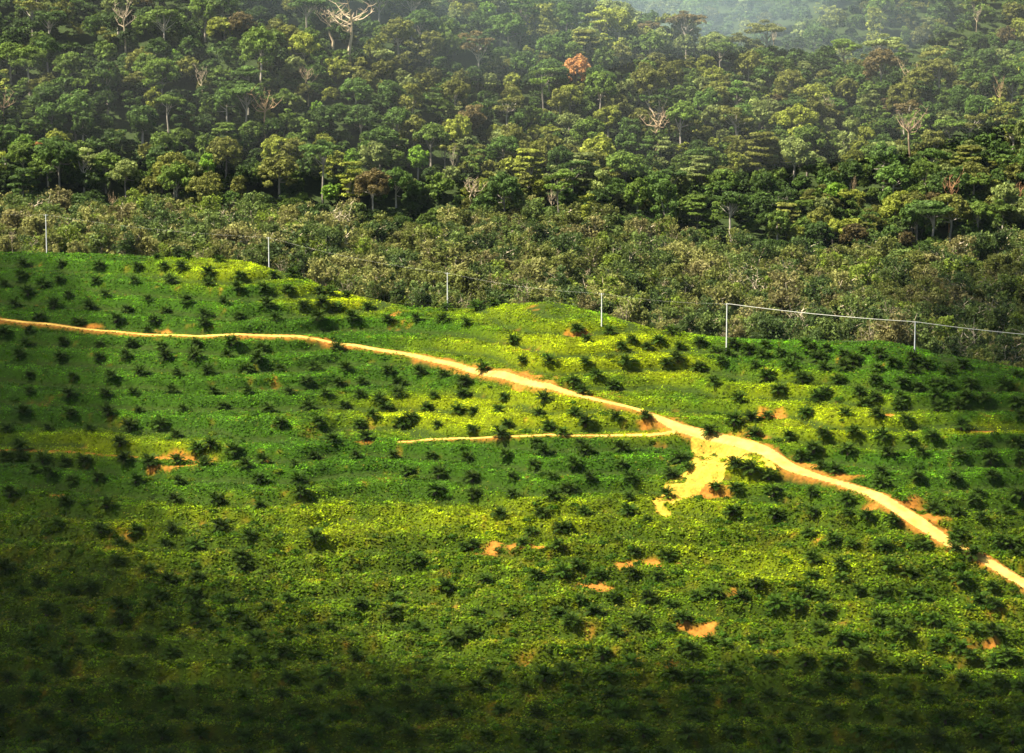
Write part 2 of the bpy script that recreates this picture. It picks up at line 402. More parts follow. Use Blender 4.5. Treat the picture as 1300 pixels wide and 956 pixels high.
# low shrubs inside the rough lower ground
def scatter_shrubs():
    n = 6500
    u = rng.uniform(-60, 1360, n); v = rng.uniform(440, 985, n)
    keep = rng.random(n) < np.interp(v, [440,600,660,720], [.04,.12,.7,1])*(.55+.45*np.sign(vnoise(u/60, v/28, 55)+.15))
    u, v = u[keep], v[keep]
    y = np.interp(v, [560, 985], [800, 642]); P = hit(u, v, zbase)
    Vs, Qs, cs, o = [], [], [], 0
    mm = masks(P[:, 0], P[:, 1], P[:, 2])
    for i, p in enumerate(P):
        if mm['road'][i] > .02 or mm['fan'][i] > .5 or not np.isfinite(p[0]): continue
        r = random.uniform(.4, 1.45)**1.1; k = int(55*r*r)+20
        d = rng.normal(size=(k, 3)); d[:, 2] = np.abs(d[:, 2])*.9; d /= np.linalg.norm(d, axis=1, keepdims=True)
        C = np.array([p[0], p[1], zground(p[0], p[1])]) + d*np.array([r*1.25, r, r*.75])*rng.uniform(.7, 1.05, (k, 1))
        V, Q = leaf_quads(C, d + rng.normal(size=(k, 3))*.45, rng.uniform(.15, .32, k))
        col = (np.array([.040,.095,.003]) if random.random() < .65 else np.array([.10,.15,.003]))*random.uniform(.55, 1.2)
        Vs.append(V); Qs.append(Q+o); o += len(V); cs.append(col*rng.uniform(.65, 1.35, (k, 1)))
    return np.concatenate(Vs), np.concatenate(Qs), np.concatenate(cs)
V2, Q2, c2 = scatter_shrubs()
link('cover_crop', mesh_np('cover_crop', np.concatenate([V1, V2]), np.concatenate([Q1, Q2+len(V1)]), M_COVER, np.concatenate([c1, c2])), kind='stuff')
# ---------------------------------------------------------------- oil palms
def palm_mesh(seed):
    r = np.random.default_rng(seed); V = []; Q = []; c = []
    nf = 23
    for f in range(nf):
        az = f*2.39996 + r.normal()*.15; t = f/nf
        elev = math.radians(82 - 60*t + r.normal()*7); Ln = (2.1 + 1.1*math.sin(PI*(.25+.6*t)))*r.uniform(.85, 1.1)
        d = np.array([math.cos(az), math.sin(az), 0]); side = np.array([-math.sin(az), math.cos(az), 0])
        p = np.array([0, 0, .55+.15*(1-t)]) + d*.1; ang = elev; seg = 9; pts = [p.copy()]; 
        for s in range(seg):
            p = p + (d*math.cos(ang) + np.array([0, 0, 1])*math.sin(ang))*Ln/seg; ang -= (.07 + .10*t + .03*s/seg*4); pts.append(p.copy())
        pts = np.array(pts); g = r.uniform(.7, 1.3)
        for s in range(1, seg+1):
            for h in (0, .5):
                q = pts[s-1]*(1-h) + pts[s]*h; fr = (s-1+h)/seg
                tan = pts[s]-pts[s-1]; tan = tan/np.linalg.norm(tan)
                ll = Ln*.28*math.sin(PI*min(1, .18+.80*fr))+.08; w = .11
                for sg in (-1, 1):
                    if r.random() < .06: continue
                    tip = q + side*sg*ll*.85 + tan*ll*.5 + np.array([0, 0, -.22*ll + r.normal()*.07])
                    mid = (q+tip)/2 + np.array([0, 0, .06])
                    b = len(V)
                    V += [q - tan*w*.4, mid - tan*w, tip, mid + tan*w]; Q.append([b, b+1, b+2, b+3]); c.append(np.array([.030,.060,.004])*g*r.uniform(.75, 1.3))
        # leaf stalk
        up = np.array([0, 0, 1.])
        for s in range(seg):
            b = len(V); w0 = .05*(1-s/seg)+.012; w1 = .05*(1-(s+1)/seg)+.012
            V += [pts[s]-side*w0, pts[s]+side*w0, pts[s+1]+side*w1, pts[s+1]-side*w1]; Q.append([b, b+1, b+2, b+3]); c.append(np.array([.05,.07,.01]))
    return np.array(V), np.array(Q), np.array(c)
def palm_trunk():
    return tube([(0,0,-.5),(0,0,0),(.0,0,.35),(0,0,.7)], [.40,.42,.36,.14], 8)
PALM_NP = [palm_mesh(100+i) for i in range(6)]
PALM_ME = [mesh_np('palm_crown', *PALM_NP[i][:2], M_PALM, PALM_NP[i][2]) for i in range(6)]
tv, tq = palm_trunk(); PTRUNK = mesh_np('palm_trunk', tv, tq, M_PBARK)
S = 440/1300.
def crop(ox, oy, pts): return [(ox + a*S, oy + b*S) for a, b in pts]
PA = crop(0,300,[(85,100),(230,95),(370,105),(515,105),(590,70),(615,105),(680,110),(705,70),(820,80),(900,140),(1025,135),(1095,135),(780,130),
(15,175),(80,145),(155,178),(222,155),(360,160),(505,160),(640,160),(780,170),(890,185),(990,190),(1080,195),(1200,200),(1240,205),
(105,205),(255,212),(395,213),(555,228),(700,235),(840,240),(1000,250),(1140,255),(1210,240),(1265,260),
(55,250),(200,255),(335,258),(475,267),(620,272),(765,290),(895,290),(1035,300),(1190,300),(575,310),(435,305),
(145,300),(290,320),(765,320),(555,350),(110,345),(15,355),(235,390),(370,400),(490,398),(605,405),(735,395),(870,392),(980,415),(1265,415),(95,395),
(70,435),(225,447),(370,450),(470,440),(620,443),(730,443),(850,437),(965,455),(110,515),(270,520),(415,520),(525,505),(665,510),(780,502),(925,490),(1050,492),(1180,487),(1295,490),
(110,575),(255,585),(395,585),(500,577),(645,570),(800,575),(930,575),(1085,577),(1220,582),(1150,540),(1270,548),
(85,655),(265,660),(405,655),(520,645),(685,640),(835,628),(1005,642),(1155,630),(1290,628),(25,715),(180,715),(335,715),(485,707),(600,700),(660,735),(1050,697),(1195,692),(1245,755),
(75,785),(450,770),(740,790),(790,775),(875,800),(1180,815),(160,830),(240,840),(315,840),(465,835),(560,845),(665,838),(770,845),(920,850),(985,835),(1105,848),(20,820),(75,825),
(180,885),(265,910),(365,900),(510,910),(670,912),(970,910),(1120,910),(130,870)])
PB = crop(430,300,[(110,258),(30,215),(50,300),(185,305),(290,300),(400,262),(390,305),(480,315),(515,262),(280,250),(580,250),(715,230),(830,232),(920,240),(895,347),(1015,350),(1100,380),(1160,410),(1200,385),(1280,405),(1250,355),(655,385),(790,463),(690,460),(1060,405),(930,380),(1075,465),(925,465),(970,517),(880,535),(1030,555),(915,580),(1230,470),(1270,455),
(540,510),(390,510),(305,503),(185,497),(40,487),(470,540),(220,545),(85,540),(5,548),(770,605),(620,597),(465,587),(355,592),(225,585),(80,587),(150,605),(20,630),(330,637),(600,645),(505,650),(445,650),(885,658),(750,655),(1040,672),(925,693),(1150,667),(125,662),(175,638),(75,698),(235,697),(270,680),(370,703),(500,720),(630,693),(785,705),(840,735),(100,748),(605,763),(740,767),(905,770),
(65,815),(205,815),(345,815),(480,822),(625,812),(775,803),(925,803),(1060,790),(730,850),(880,848),(1060,850),(255,875),(375,885),(500,898),(650,895),(800,893),(1280,830),(1245,890),(1090,900),(940,895)])
PC = crop(860,300,[(15,405),(85,393),(140,418),(210,400),(270,425),(330,403),(385,428),(480,398),(505,425),(320,440),(190,435),(165,463),(80,485),(530,450),(560,415),(290,475),(420,485),(435,450),(625,437),(700,425),(760,440),(660,460),(550,487),(625,483),(750,490),(805,465),(880,498),(935,480),(1015,503),(885,450),(695,370),(1070,480),(335,520),(470,527),(600,533),(740,533),(775,560),(840,540),(905,560),(965,542),(1005,563),(1100,545),(1230,555),(1275,512),(555,578),(380,573),(525,595),(685,580),(740,600),(835,590),(970,595),(1085,600),(1150,610),(1270,615),(230,605),(135,540),(700,620),(830,625),(1055,625),(480,657),(335,668),(275,677),(630,658),(745,663),(860,685),(975,640),(215,690),(285,735),(420,745),(545,742),(660,738),(770,745),(870,755),(955,745),(1065,710),(1150,762),(1275,765),(1290,670),(120,740),(510,790),(640,800),(790,810),(915,805),(1060,815),(1175,832),(1290,830),(460,825),(540,855),(765,880),(590,870),(900,895),(1035,900),(1180,895),(760,925),(340,890),(275,870),(215,850),(40,860)])
PD = crop(0,560,[(35,190),(245,220),(400,235),(655,215),(675,145),(970,140),(1115,145),(810,220),(975,235),(1130,190),(215,305),(375,325),(510,330),(650,330),(825,320),(450,378),(620,378),(735,390),(930,350),(905,430),(910,465),(1180,355),(440,445),(20,475),(140,525),(555,487),(630,515),(740,510),(270,555),(335,540),(85,565),(600,570),(720,570),(850,590),(175,630),(445,610),(560,620),(740,620),(325,665),(455,660),(740,660),(790,690),(870,645),(1000,620),(1080,585),(385,735),(110,750),(635,690),(930,680),(205,795),(300,790),(135,795),(550,750),(830,745),(1080,720),(1170,710),(1240,690),(960,740),(900,795),(225,840),(640,790),(1060,790),(1180,805),(1000,830),(30,885),(140,890),(1230,870),(1080,880),(890,835),(480,840)])
PE = crop(430,560,[(360,180),(505,195),(650,195),(800,205),(860,180),(600,270),(1090,205),(1245,130),(1230,195),(920,260),(755,270),(1085,262),(1160,295),(840,325),(720,335),(820,385),(690,375),(470,390),(505,380),(295,440),(1230,430),(1110,410),(740,495),(550,515),(840,490),(895,460),(975,500),(1100,485),(1195,500),(80,610),(210,590),(905,590),(1030,580),(1160,585),(1245,605),(960,640),(400,540),(1240,700),(1290,660),(650,640),(520,640),(820,640),(200,640),(490,720),(430,740),(1040,720),(870,670),(990,795),(1100,830),(300,700),(60,800),(1120,680),(160,890),(570,870),(770,880),(850,860),(1000,870),(1250,870),(1290,760)])
PF = crop(860,560,[(140,170),(215,175),(360,185),(505,183),(635,215),(510,265),(365,270),(205,260),(640,265),(710,275),(810,290),(770,160),(960,250),(1050,265),(1130,190),(1140,280),(1110,215),(1235,255),(1280,200),(1055,345),(1250,380),(1210,370),(1270,420),(1035,375),(1040,410),(1110,425),(490,340),(580,362),(655,378),(505,440),(610,455),(790,460),(930,385),(865,490),(980,505),(1070,520),(910,400),(770,390),(615,510),(500,500),(295,535),(70,575),(130,575),(240,585),(490,560),(535,580),(675,550),(765,565),(890,575),(940,590),(1180,540),(450,615),(550,630),(370,605),(1190,610),(1140,600),(755,665),(810,690),(960,665),(530,700),(850,715),(620,740),(1110,705),(1180,710),(1030,700),(50,780),(480,820),(690,800),(970,770),(1060,780),(790,840),(1100,800),(1240,810),(1190,830),(590,830),(870,855),(950,870),(570,890),(1070,890),(700,890),(1200,890),(340,830),(180,760),(280,745),(120,740),(200,850),(60,880)])
pix = []
for p in PA+PB+PC+PD+PE+PF:
    if all((p[0]-q[0])**2 + ((p[1]-q[1])*1.3)**2 > 64 for q in pix): pix.append(p)
n_listed = len(pix)
# rows go on below the photograph's lower edge and a little beyond its sides
for r_, vv in enumerate((878, 905, 932, 960, 990)):
    for uu in np.arange(-60+17*(r_ % 2), 1370, 52): pix.append((uu+random.uniform(-9, 9), vv+random.uniform(-6, 6)))
for vv in range(345, 870, 29):
    for uu in (-118,-68,-22, 1325, 1372, 1420): pix.append((uu+random.uniform(-8,8), vv+random.uniform(-6,6)))
pu = np.array([p[0] for p in pix]); pv = np.array([p[1] for p in pix]) + 5.5
PH = hit(pu, pv)
mkp = masks(PH[:, 0], PH[:, 1], PH[:, 2])
ordn = ['first','second','third','fourth','fifth','sixth','seventh','eighth','ninth','tenth','eleventh','twelfth','thirteenth','fourteenth','fifteenth','sixteenth','seventeenth','eighteenth','nineteenth','twentieth']
def nth(k): return ordn[k] if k < 20 else f'{k+1}th'
PCOL = [(-500,200,'first'),(200,455,'second'),(455,665,'third'),(665,845,'fourth'),(845,1040,'fifth'),(1040,1900,'sixth')]
def column(u):
    for i, (a, b, n) in enumerate(PCOL):
        if a <= u < b: return i
    return 0 if u < 0 else 5
road_v = lambda u: np.interp(u, [p[0] for p in ROAD_PX], [p[1] for p in ROAD_PX])
palms = []
for i in range(len(pix)):
    p = PH[i]
    if not np.isfinite(p[0]) or mkp['veg'][i] < .5: 
        continue
    if mkp['road'][i] > .5 and i >= n_listed: continue
    sc = random.uniform(.78, 1.28)
    if i < n_listed: sc = max(sc, .86)
    inframe = (-4 < pu[i] < 1304 and pv[i] < 962)
    palms.append(dict(p=p, u=pu[i], v=pv[i], s=sc, i=i, size=sc*F/p[1] if inframe else 0, soil=mkp['soil'][i] > .7))
_zg = zplant([d['p'][0] for d in palms], [d['p'][1] for d in palms])
for d, q_ in zip(palms, _zg): d['zg'] = float(q_)
palms.sort(key=lambda d: -d['size'])
ind, rest = palms[:300], palms[300:]
def palm_label(d):
    dv = d['v']-road_v(d['u']); c = column(d['u'])
    if dv < 0: row = int(-dv//24); where = f'in the {nth(row)} row above the road' ; key = ('a', row)
    elif d['v'] > 755: row = int((956-d['v'])//24); where = f'in the {nth(row)} row up from the bottom'; key = ('b', row)
    else: row = int(dv//24); where = f'in the {nth(row)} row under the road'; key = ('c', row)
    return (c, key), where, c
def size_word(s): return 'small' if s < .97 else ('broad' if s > 1.13 else 'middling')
groups = {}
for d in ind:
    k, w, c = palm_label(d); d['w'] = w; d['c'] = c
    groups.setdefault((k, size_word(d['s'])), []).append(d)
for (k, sw), L_ in groups.items():
    L_.sort(key=lambda d: d['u'])
    for j, d in enumerate(L_):
        tail = '' if len(L_) == 1 else f', {nth(j)} from left'
        d['label'] = f"{sw} palm {d['w']}, below {PCOL[d['c']][2]} pole{tail}"
def place_tree(name, d, crown, trunk, cat, grp, tint, crown_name='crown', trunk_name='trunk', rot=None, tilt=0):
    e = bpy.data.objects.new(name, None); COL.objects.link(e)
    e.empty_display_size = .5
    e.location = d['loc']; e.rotation_euler = (tilt*random.uniform(-1, 1), tilt*random.uniform(-1, 1), random.uniform(0, 6.28) if rot is None else rot)
    e.scale = d['scale']
    e['label'] = d['label']; e['category'] = cat; e['group'] = grp
    for nm, me in ((crown_name, crown), (trunk_name, trunk)):
        if me is None: continue
        c = bpy.data.objects.new(nm, me); COL.objects.link(c); c.parent = e
        if nm == crown_name: c.color = (*tint, 1)
        else:
            t = d.get('bark', 1.0); c.color = (t, t, t, 1) if not isinstance(t, tuple) else (*t, 1)
    return e
for d in ind:
    s = d['s']*.94; d['loc'] = (d['p'][0], d['p'][1], d['zg']+.02); d['scale'] = (s, s, s*random.uniform(.9, 1.1))
    g = random.uniform(.75, 1.3)
    place_tree('oil_palm', d, PALM_ME[d['i'] % 6], PTRUNK, 'oil palm', 'young oil palms planted in terrace rows', (g, g*random.uniform(.9, 1.1), g), tilt=.12)
def stuff_mesh(name, items, mat):
    """items: (V, Q, c, loc, scale, rotz, tint) merged into one mesh"""
    Vs, Qs, cs, o = [], [], [], 0
    for V, Q, c, loc, sc, rz, tint in items:
        R = np.array([[math.cos(rz), -math.sin(rz), 0], [math.sin(rz), math.cos(rz), 0], [0, 0, 1]])
        W = (V*np.array(sc)) @ R.T + np.array(loc)
        Vs.append(W); Qs.append(Q+o); o += len(W); cs.append(c*np.array(tint))
    return link(name, mesh_np(name, np.concatenate(Vs), np.concatenate(Qs), mat, np.concatenate(cs)), kind='stuff')
items = []
for d in rest:
    V, Q, c = PALM_NP[d['i'] % 6]; g = random.uniform(.75, 1.3); s = d['s']*.94
    items.append((V, Q, c, (d['p'][0], d['p'][1], d['zg']+.02), (s, s, s), random.uniform(0, 6.28), (g, g, g)))
stuff_mesh('oil_palm_rows', items, M_PALM)
# ---------------------------------------------------------------- trees: crown and limb builders
def crown_np(kind, seed, leaf=.52, dens=1.05):
    r = np.random.default_rng(seed); C = []; R = []
    if kind == 'dome':
        for _ in range(62):
            a = r.uniform(0, 2*PI); q = math.sqrt(r.random()); z = 13.2 + 6.4*math.sqrt(max(0, 1-q*q)) - r.random()**2*5.5
            C.append((6.4*q*math.cos(a), 6.4*q*math.sin(a), z)); s = r.uniform(.9, 2.0); R.append((s*1.05, s*1.05, s*.9))
    elif kind == 'round':
        for _ in range(58):
            d = r.normal(size=3); d /= np.linalg.norm(d); q = r.uniform(.55, 1)
            C.append((d[0]*4.8*q, d[1]*4.8*q, 13.2 + d[2]*5.2*q)); s = r.uniform(.85, 1.8); R.append((s, s, s*.85))
    elif kind == 'layered':
        for t in range(6):
            z = 8 + t*2.1; rad = 6.4*(1-.11*t)
            for _ in range(8):
                a = r.uniform(0, 2*PI); q = math.sqrt(r.uniform(.12, 1))*rad
                C.append((q*math.cos(a), q*math.sin(a), z + r.normal()*.35)); s = r.uniform(1.3, 2.1); R.append((s*1.25, s*1.25, s*.30))
    elif kind == 'umbrella':
        for _ in range(24):
            a = r.uniform(0, 2*PI); q = math.sqrt(r.random())
            C.append((6.6*q*math.cos(a), 6.6*q*math.sin(a), 20 - 2.2*q*q + r.normal()*.7)); s = r.uniform(1.2, 2.1); R.append((s*1.3, s*1.3, s*.5))
    elif kind == 'column':
        for _ in range(34):
            a = r.uniform(0, 2*PI); z = r.uniform(4, 19); q = (3.4*(1-((z-10)/11)**2)+.6)*math.sqrt(r.uniform(.3, 1))
            C.append((q*math.cos(a), q*math.sin(a), z)); s = r.uniform(1.1, 2.0); R.append((s, s, s*.9))
    elif kind == 'open':
        for _ in range(15):
            a = r.uniform(0, 2*PI); q = math.sqrt(r.random())*6
            C.append((q*math.cos(a), q*math.sin(a), 17.5 + r.normal()*2.2 - q*.25)); s = r.uniform(1.0, 2.0); R.append((s*1.2, s*1.2, s*.55))
    C = np.array(C); R = np.array(R); Vs = []; cs = []; o = 0; Qs = []
    for c, q in zip(C, R):
        k = int(dens*(30 + 21*q[0]*q[0]))
        d = r.normal(size=(k, 3)); d /= np.linalg.norm(d, axis=1, keepdims=True)
        low = d[:, 2] < -.2; d[low & (r.random(k) < .6), 2] *= -1
        P = c + d*q*r.uniform(.72, 1.12, (k, 1))
        V, Q = leaf_quads(P, d/q + r.normal(size=(k, 3))*.38, leaf*r.uniform(.55, 1.15, k), .7, r)
        g = r.uniform(.72, 1.28)
        Vs.append(V); Qs.append(Q+o); o += len(V); cs.append(np.ones((k, 3))*g*r.uniform(.7, 1.3, (k, 1)))
    return np.concatenate(Vs), np.concatenate(Qs), np.concatenate(cs), C
def limbs_np(C, seed, r0=.42, fork=.55, n=None, top=None):
    r = np.random.default_rng(seed); zt = C[:, 2].mean()
    zf = zt*fork
    ax = r.normal(size=2)*.35
    parts = [tube([(0,0,-2.5),(ax[0]*.3,ax[1]*.3,zf*.5),(ax[0],ax[1],zf),(ax[0]*1.4,ax[1]*1.4,zt)], [r0*1.25,r0,r0*.8,r0*.3], 7)]
    idx = r.permutation(len(C))[:(n or 12)]
    for i in idx:
        c = C[i]; b = np.array([ax[0], ax[1], r.uniform(zf, zf+(zt-zf)*.6)])
        m = b*.45 + c*.55 + np.array([0, 0, -r.uniform(.2, 1.0)]) + r.normal(size=3)*.3
        parts.append(tube([b, m, c], [r0*.45, r0*.3, r0*.12], 5))
    return join(parts)
def bare_np(seed, h=18, spread=6, n=9, r0=.42, twigs=5):
    """leafless tree: trunk, limbs, then twigs on the limbs"""
    r = np.random.default_rng(seed); parts = []
    tr = [np.array([0, 0, -2.5]), np.array([r.normal()*.3, r.normal()*.3, h*.35]), np.array([r.normal()*.6, r.normal()*.6, h*.6]), np.array([r.normal(), r.normal(), h*.85])]
    parts.append(tube(tr, [r0*1.3, r0, r0*.75, r0*.25], 7))
    for k in range(n):
        t = r.uniform(.45, .95); b = tr[1]*(1-t) + tr[3]*t if t < .5 else tr[2]*(1-t)*2 + tr[3]*(2*t-1)
        a = 2*PI*k/n + r.normal()*.4; q = spread*r.uniform(.5, 1)
        e = b + np.array([q*math.cos(a), q*math.sin(a), q*r.uniform(.35, 1.1)])
        m = b*.5 + e*.5 + np.array([0, 0, -q*.10]) + r.normal(size=3)*.3
        parts.append(tube([b, m, e], [r0*.5, r0*.33, r0*.12], 5))
        for j in range(twigs):
            s = r.uniform(.3, 1); p = (b*(1-s)+m*s) if r.random() < .4 else (m*(1-s)+e*s)
            L_ = q*r.uniform(.25, .5); dd = r.normal(size=3); dd[2] = abs(dd[2])+.3; dd /= np.linalg.norm(dd)
            parts.append(tube([p, p+dd*L_*.5+r.normal(size=3)*.1, p+dd*L_], [r0*.2, r0*.14, r0*.06], 4))
    return join(parts)
KINDS = ['dome','round','layered','umbrella','column','open']
PROTO = {}
for ki, k in enumerate(KINDS):
    PROTO[k] = []
    for s in range(4 if k in ('dome','round') else 3):
        V, Q, c, C = crown_np(k, 1000+ki*20+s)
        lv, lq = limbs_np(C, 2000+ki*20+s, .42 if k != 'open' else .36, .55 if k not in ('column','layered') else .3, {'open': 15, 'umbrella': 12}.get(k, 9))
        PROTO[k].append((mesh_np('tree_crown', V, Q, M_LEAF, c), mesh_np('tree_trunk', lv, lq, M_BARK), (V, Q, c)))
LOW = {k: [crown_np(k, 1500+ki*20+s, .80, .40)[:3] for s in range(3)] for ki, k in enumerate(KINDS)}
BARE = [mesh_np('bare_branches', *bare_np(3000+i, 18, 6+1.5*(i % 2), 9, .40, 7), M_BARK) for i in range(4)]
COLN = {'dark green': (.050,.084,.015), 'deep green': (.068,.115,.018), 'olive': (.130,.136,.024), 'mid green': (.096,.142,.020), 'yellow-green': (.200,.222,.028),
        'pale green': (.165,.195,.050), 'bronze': (.110,.085,.028), 'orange': (.30,.150,.045), 'bright green': (.13,.22,.018)}
# hand-placed forest trees that stand out: crown centre pixel, kind, colour, scale
KEY = [(732,82,'dome','orange',1.15),(826,32,'umbrella','bronze',.9),(50,189,'umbrella','orange',.50),(38,163,'umbrella','orange',.40),
 (285,175,'layered','mid green',1.1),(445,232,'layered','yellow-green',1.2),(672,215,'layered','yellow-green',1.25),(890,215,'layered','pale green',1.3),(965,195,'layered','olive',1.3),
 (885,265,'layered','mid green',1.2),(1000,280,'layered','olive',1.1),(640,238,'dome','dark green',1.25),(712,205,'round','dark green',1.3),(835,238,'round','deep green',1.2),
 (530,200,'round','bright green',1.0),(450,200,'round','bright green',1.0),(1015,45,'column','pale green',1.2),(905,50,'dome','pale green',1.2),(870,30,'dome','pale green',1.2),
 (785,25,'dome','yellow-green',1.3),(835,130,'open','dark green',1.4),(1010,130,'umbrella','dark green',1.2),(960,125,'round','bright green',.55),(955,105,'open','pale green',1.0),
 (1185,190,'umbrella','deep green',1.2),(1230,200,'layered','olive',1.2),(1150,140,'open','bronze',1.35),(1080,215,'round','dark green',1.2),(200,60,'round','dark green',1.3),
 (95,130,'dome','deep green',1.3),(60,60,'round','dark green',1.3),(180,145,'round','dark green',1.4),(60,195,'layered','deep green',1.2),(30,240,'layered','dark green',1.2),
 (565,190,'umbrella','olive',.8),(505,155,'dome','deep green',1.2),(330,60,'dome','mid green',1.5),(265,210,'round','bright green',.9),(1235,75,'round','dark green',1.3),(1290,60,'round','dark green',1.4),
 (745,45,'dome','pale green',1.2),(800,160,'round','deep green',1.2),(700,165,'umbrella','yellow-green',.7),(220,75,'round','bright green',.5),(1190,35,'dome','mid green',1.2),(1285,100,'umbrella','dark green',1.1)]
BAREKEY = [(443,24,1.25,1.5,(1.45,1.3,1.05)),(420,18,1.0,1.3,(1.3,1.15,.9)),(158,15,1.1,.8,(1.2,1.1,.9)),(336,132,1.0,.9,(1.1,.85,.55)),(256,95,.8,.7,(1.2,1.1,.9)),(600,232,.95,.95,(1.1,1.0,.8)),
           (575,195,.8,.4,(1.2,1.15,1.0)),(1155,158,1.15,1.0,(.8,.66,.5)),(1207,238,1.0,.8,(1.1,.68,.40)),(1052,130,1.0,.5,(1.4,1.3,1.0)),(1155,90,1.0,1.0,(1.0,.9,.6)),
           (982,45,1.0,.25,(1.5,1.4,1.2)),(1270,110,.9,.6,(1.0,.8,.5)),(835,150,1.1,1.1,(1.2,1.0,.75)),(700,245,.7,.5,(1.4,1.3,1.1)),(143,250,.55,.5,(1.1,.9,.6)),
           (112,262,.5,.5,(1.0,.8,.5)),(965,215,.6,.3,(1.5,1.4,1.3)),(1084,230,.7,.3,(1.2,1.0,.7)),(5,130,.9,.9,(.9,.7,.5)),(1295,240,.7,.7,(1.1,.7,.4)),
           (390,90,.8,.8,(1.1,.95,.7)),(1240,15,1.,.5,(1.1,1,.8))]
TOPZ = {'dome': 16, 'round': 13.5, 'layered': 13, 'umbrella': 19, 'column': 11.5, 'open': 16.5, 'bare': 12}
def stand(u, v, topz, y0=1150.):
    """ground spot of a tree whose crown centre is seen at pixel (u, v)"""
    for _ in range(1):
        h = hit(u, v, lambda x, y: zbase(x, y) + topz, y0, 2300.)[0]
    return h[0], h[1], float(zbase(h[0], h[1]))
forest = []
for (u, v, k, cn, s) in KEY:
    x, y, z = stand(u, v, TOPZ[k]*s*.86)
    forest.append(dict(x=x, y=y, z=z, u=u, v=v, k=k, cn=cn, s=s*(.86 if s > .6 else 1), key=True))
# random fill of the near slope and the far hill
cand = []
for _ in range(24000):
    y = random.uniform(1160, 1420) if random.random() < .72 else random.uniform(1500, 2000)
    x = random.uniform(-1, 1)*(y*.182+25)
    if y < 1183 + 20*vnoise(x/28, 0.5, 63): continue
    cand.append((x, y))
grid = {}
def far_enough(x, y, r):
    cx, cy = int(x//12), int(y//12)
    for i in range(cx-2, cx+3):
        for j in range(cy-2, cy+3):
            for (a, b) in grid.get((i, j), ()):
                if (a-x)**2 + (b-y)**2 < r*r: return False
    grid.setdefault((cx, cy), []).append((x, y)); return True
for d in forest: grid.setdefault((int(d['x']//12), int(d['y']//12)), []).append((d['x'], d['y']))
cx = np.array(cand); zz = zbase(cx[:, 0], cx[:, 1])
names = list(COLN)
for (x, y), z in zip(cand, zz):
    if not far_enough(x, y, 7.1 if y < 1500 else 8.2): continue
    k = random.choices(KINDS, [37,33,2,7,9,13])[0]; s = random.choice((.5, .58, .66, .72, .8, .92, 1.1))*random.uniform(.93, 1.07)*(1 if y < 1500 else 1.12)
    u, v = project(x, y, z + TOPZ[k]*s)
    nz = vnoise(x/45, y/45, 77)
    w = [14,20,20,24,12,15,3,0,1.5] if nz > 0 else [26,26,18,18,6,7,2,0,.5]
    if 500 < u < 900: w[4] += 8; w[5] += 10; w[0] *= .5
    if u < 330: w[0] += 12; w[4] *= .5; w[5] *= .6
    cn = random.choices(names, w)[0]
    forest.append(dict(x=x, y=y, z=float(z), u=float(u), v=float(v), k=k, cn=cn, s=s, key=False))
ry = lambda d: (0 if (d['key']) else 1, 0 if (-10 < d['u'] < 1310 and -8 < d['v'] < 330) else 1, -(d['s']*F/d['y'])*(1.15 if d['k'] in ('dome','umbrella','layered') else 1))
forest.sort(key=ry)
find, frest = forest[:300], forest[300:]
FORMN = {'dome': 'dome-crowned', 'round': 'round-crowned', 'layered': 'tier-branched', 'umbrella': 'flat-topped', 'column': 'tall narrow', 'open': 'thin-crowned'}
def band(v):
    return 'at top edge' if v < 40 else 'high on the slope' if v < 110 else 'halfway up the slope' if v < 185 else 'low on the slope' if v < 240 else 'beside the scrub'
def label_all(L_, headf, wheref):
    g = {}
    for d in L_: g.setdefault((headf(d), wheref(d)), []).append(d)
    for (h, w), M in g.items():
        M.sort(key=lambda d: d['u'])
        for j, d in enumerate(M):
            d['label'] = f"{h} {w}" + ('' if len(M) == 1 else f", {nth(j)} from left")
label_all(find, lambda d: f"{d['cn']} {FORMN[d['k']]} forest tree", lambda d: f"{band(d['v'])}, above {PCOL[column(d['u'])][2]} pole")
for d in find:
    s = d['s']; d['loc'] = (d['x'], d['y'], d['z']); d['scale'] = (s*random.uniform(.9, 1.12), s*random.uniform(.9, 1.12), s*random.uniform(.9, 1.1))
    i = random.randrange(len(PROTO[d['k']])); cr, tr, _ = PROTO[d['k']][i]
    g = random.uniform(.82, 1.2); c = [q*1.25 for q in COLN[d['cn']]]
    d['bark'] = random.uniform(.5, 1.25)
    place_tree('forest_tree', d, cr, tr, 'tree', 'rainforest trees on the slope', (c[0]*g, c[1]*g, c[2]*g))
items = []
for d in frest:
    V, Q, c = LOW[d['k']][random.randrange(3)]; g = random.uniform(.82, 1.2); col = COLN[d['cn']]
    items.append((V, Q, c, (d['x'], d['y'], d['z']), (d['s'],)*3, random.uniform(0, 6.28), (col[0]*g, col[1]*g, col[2]*g)))
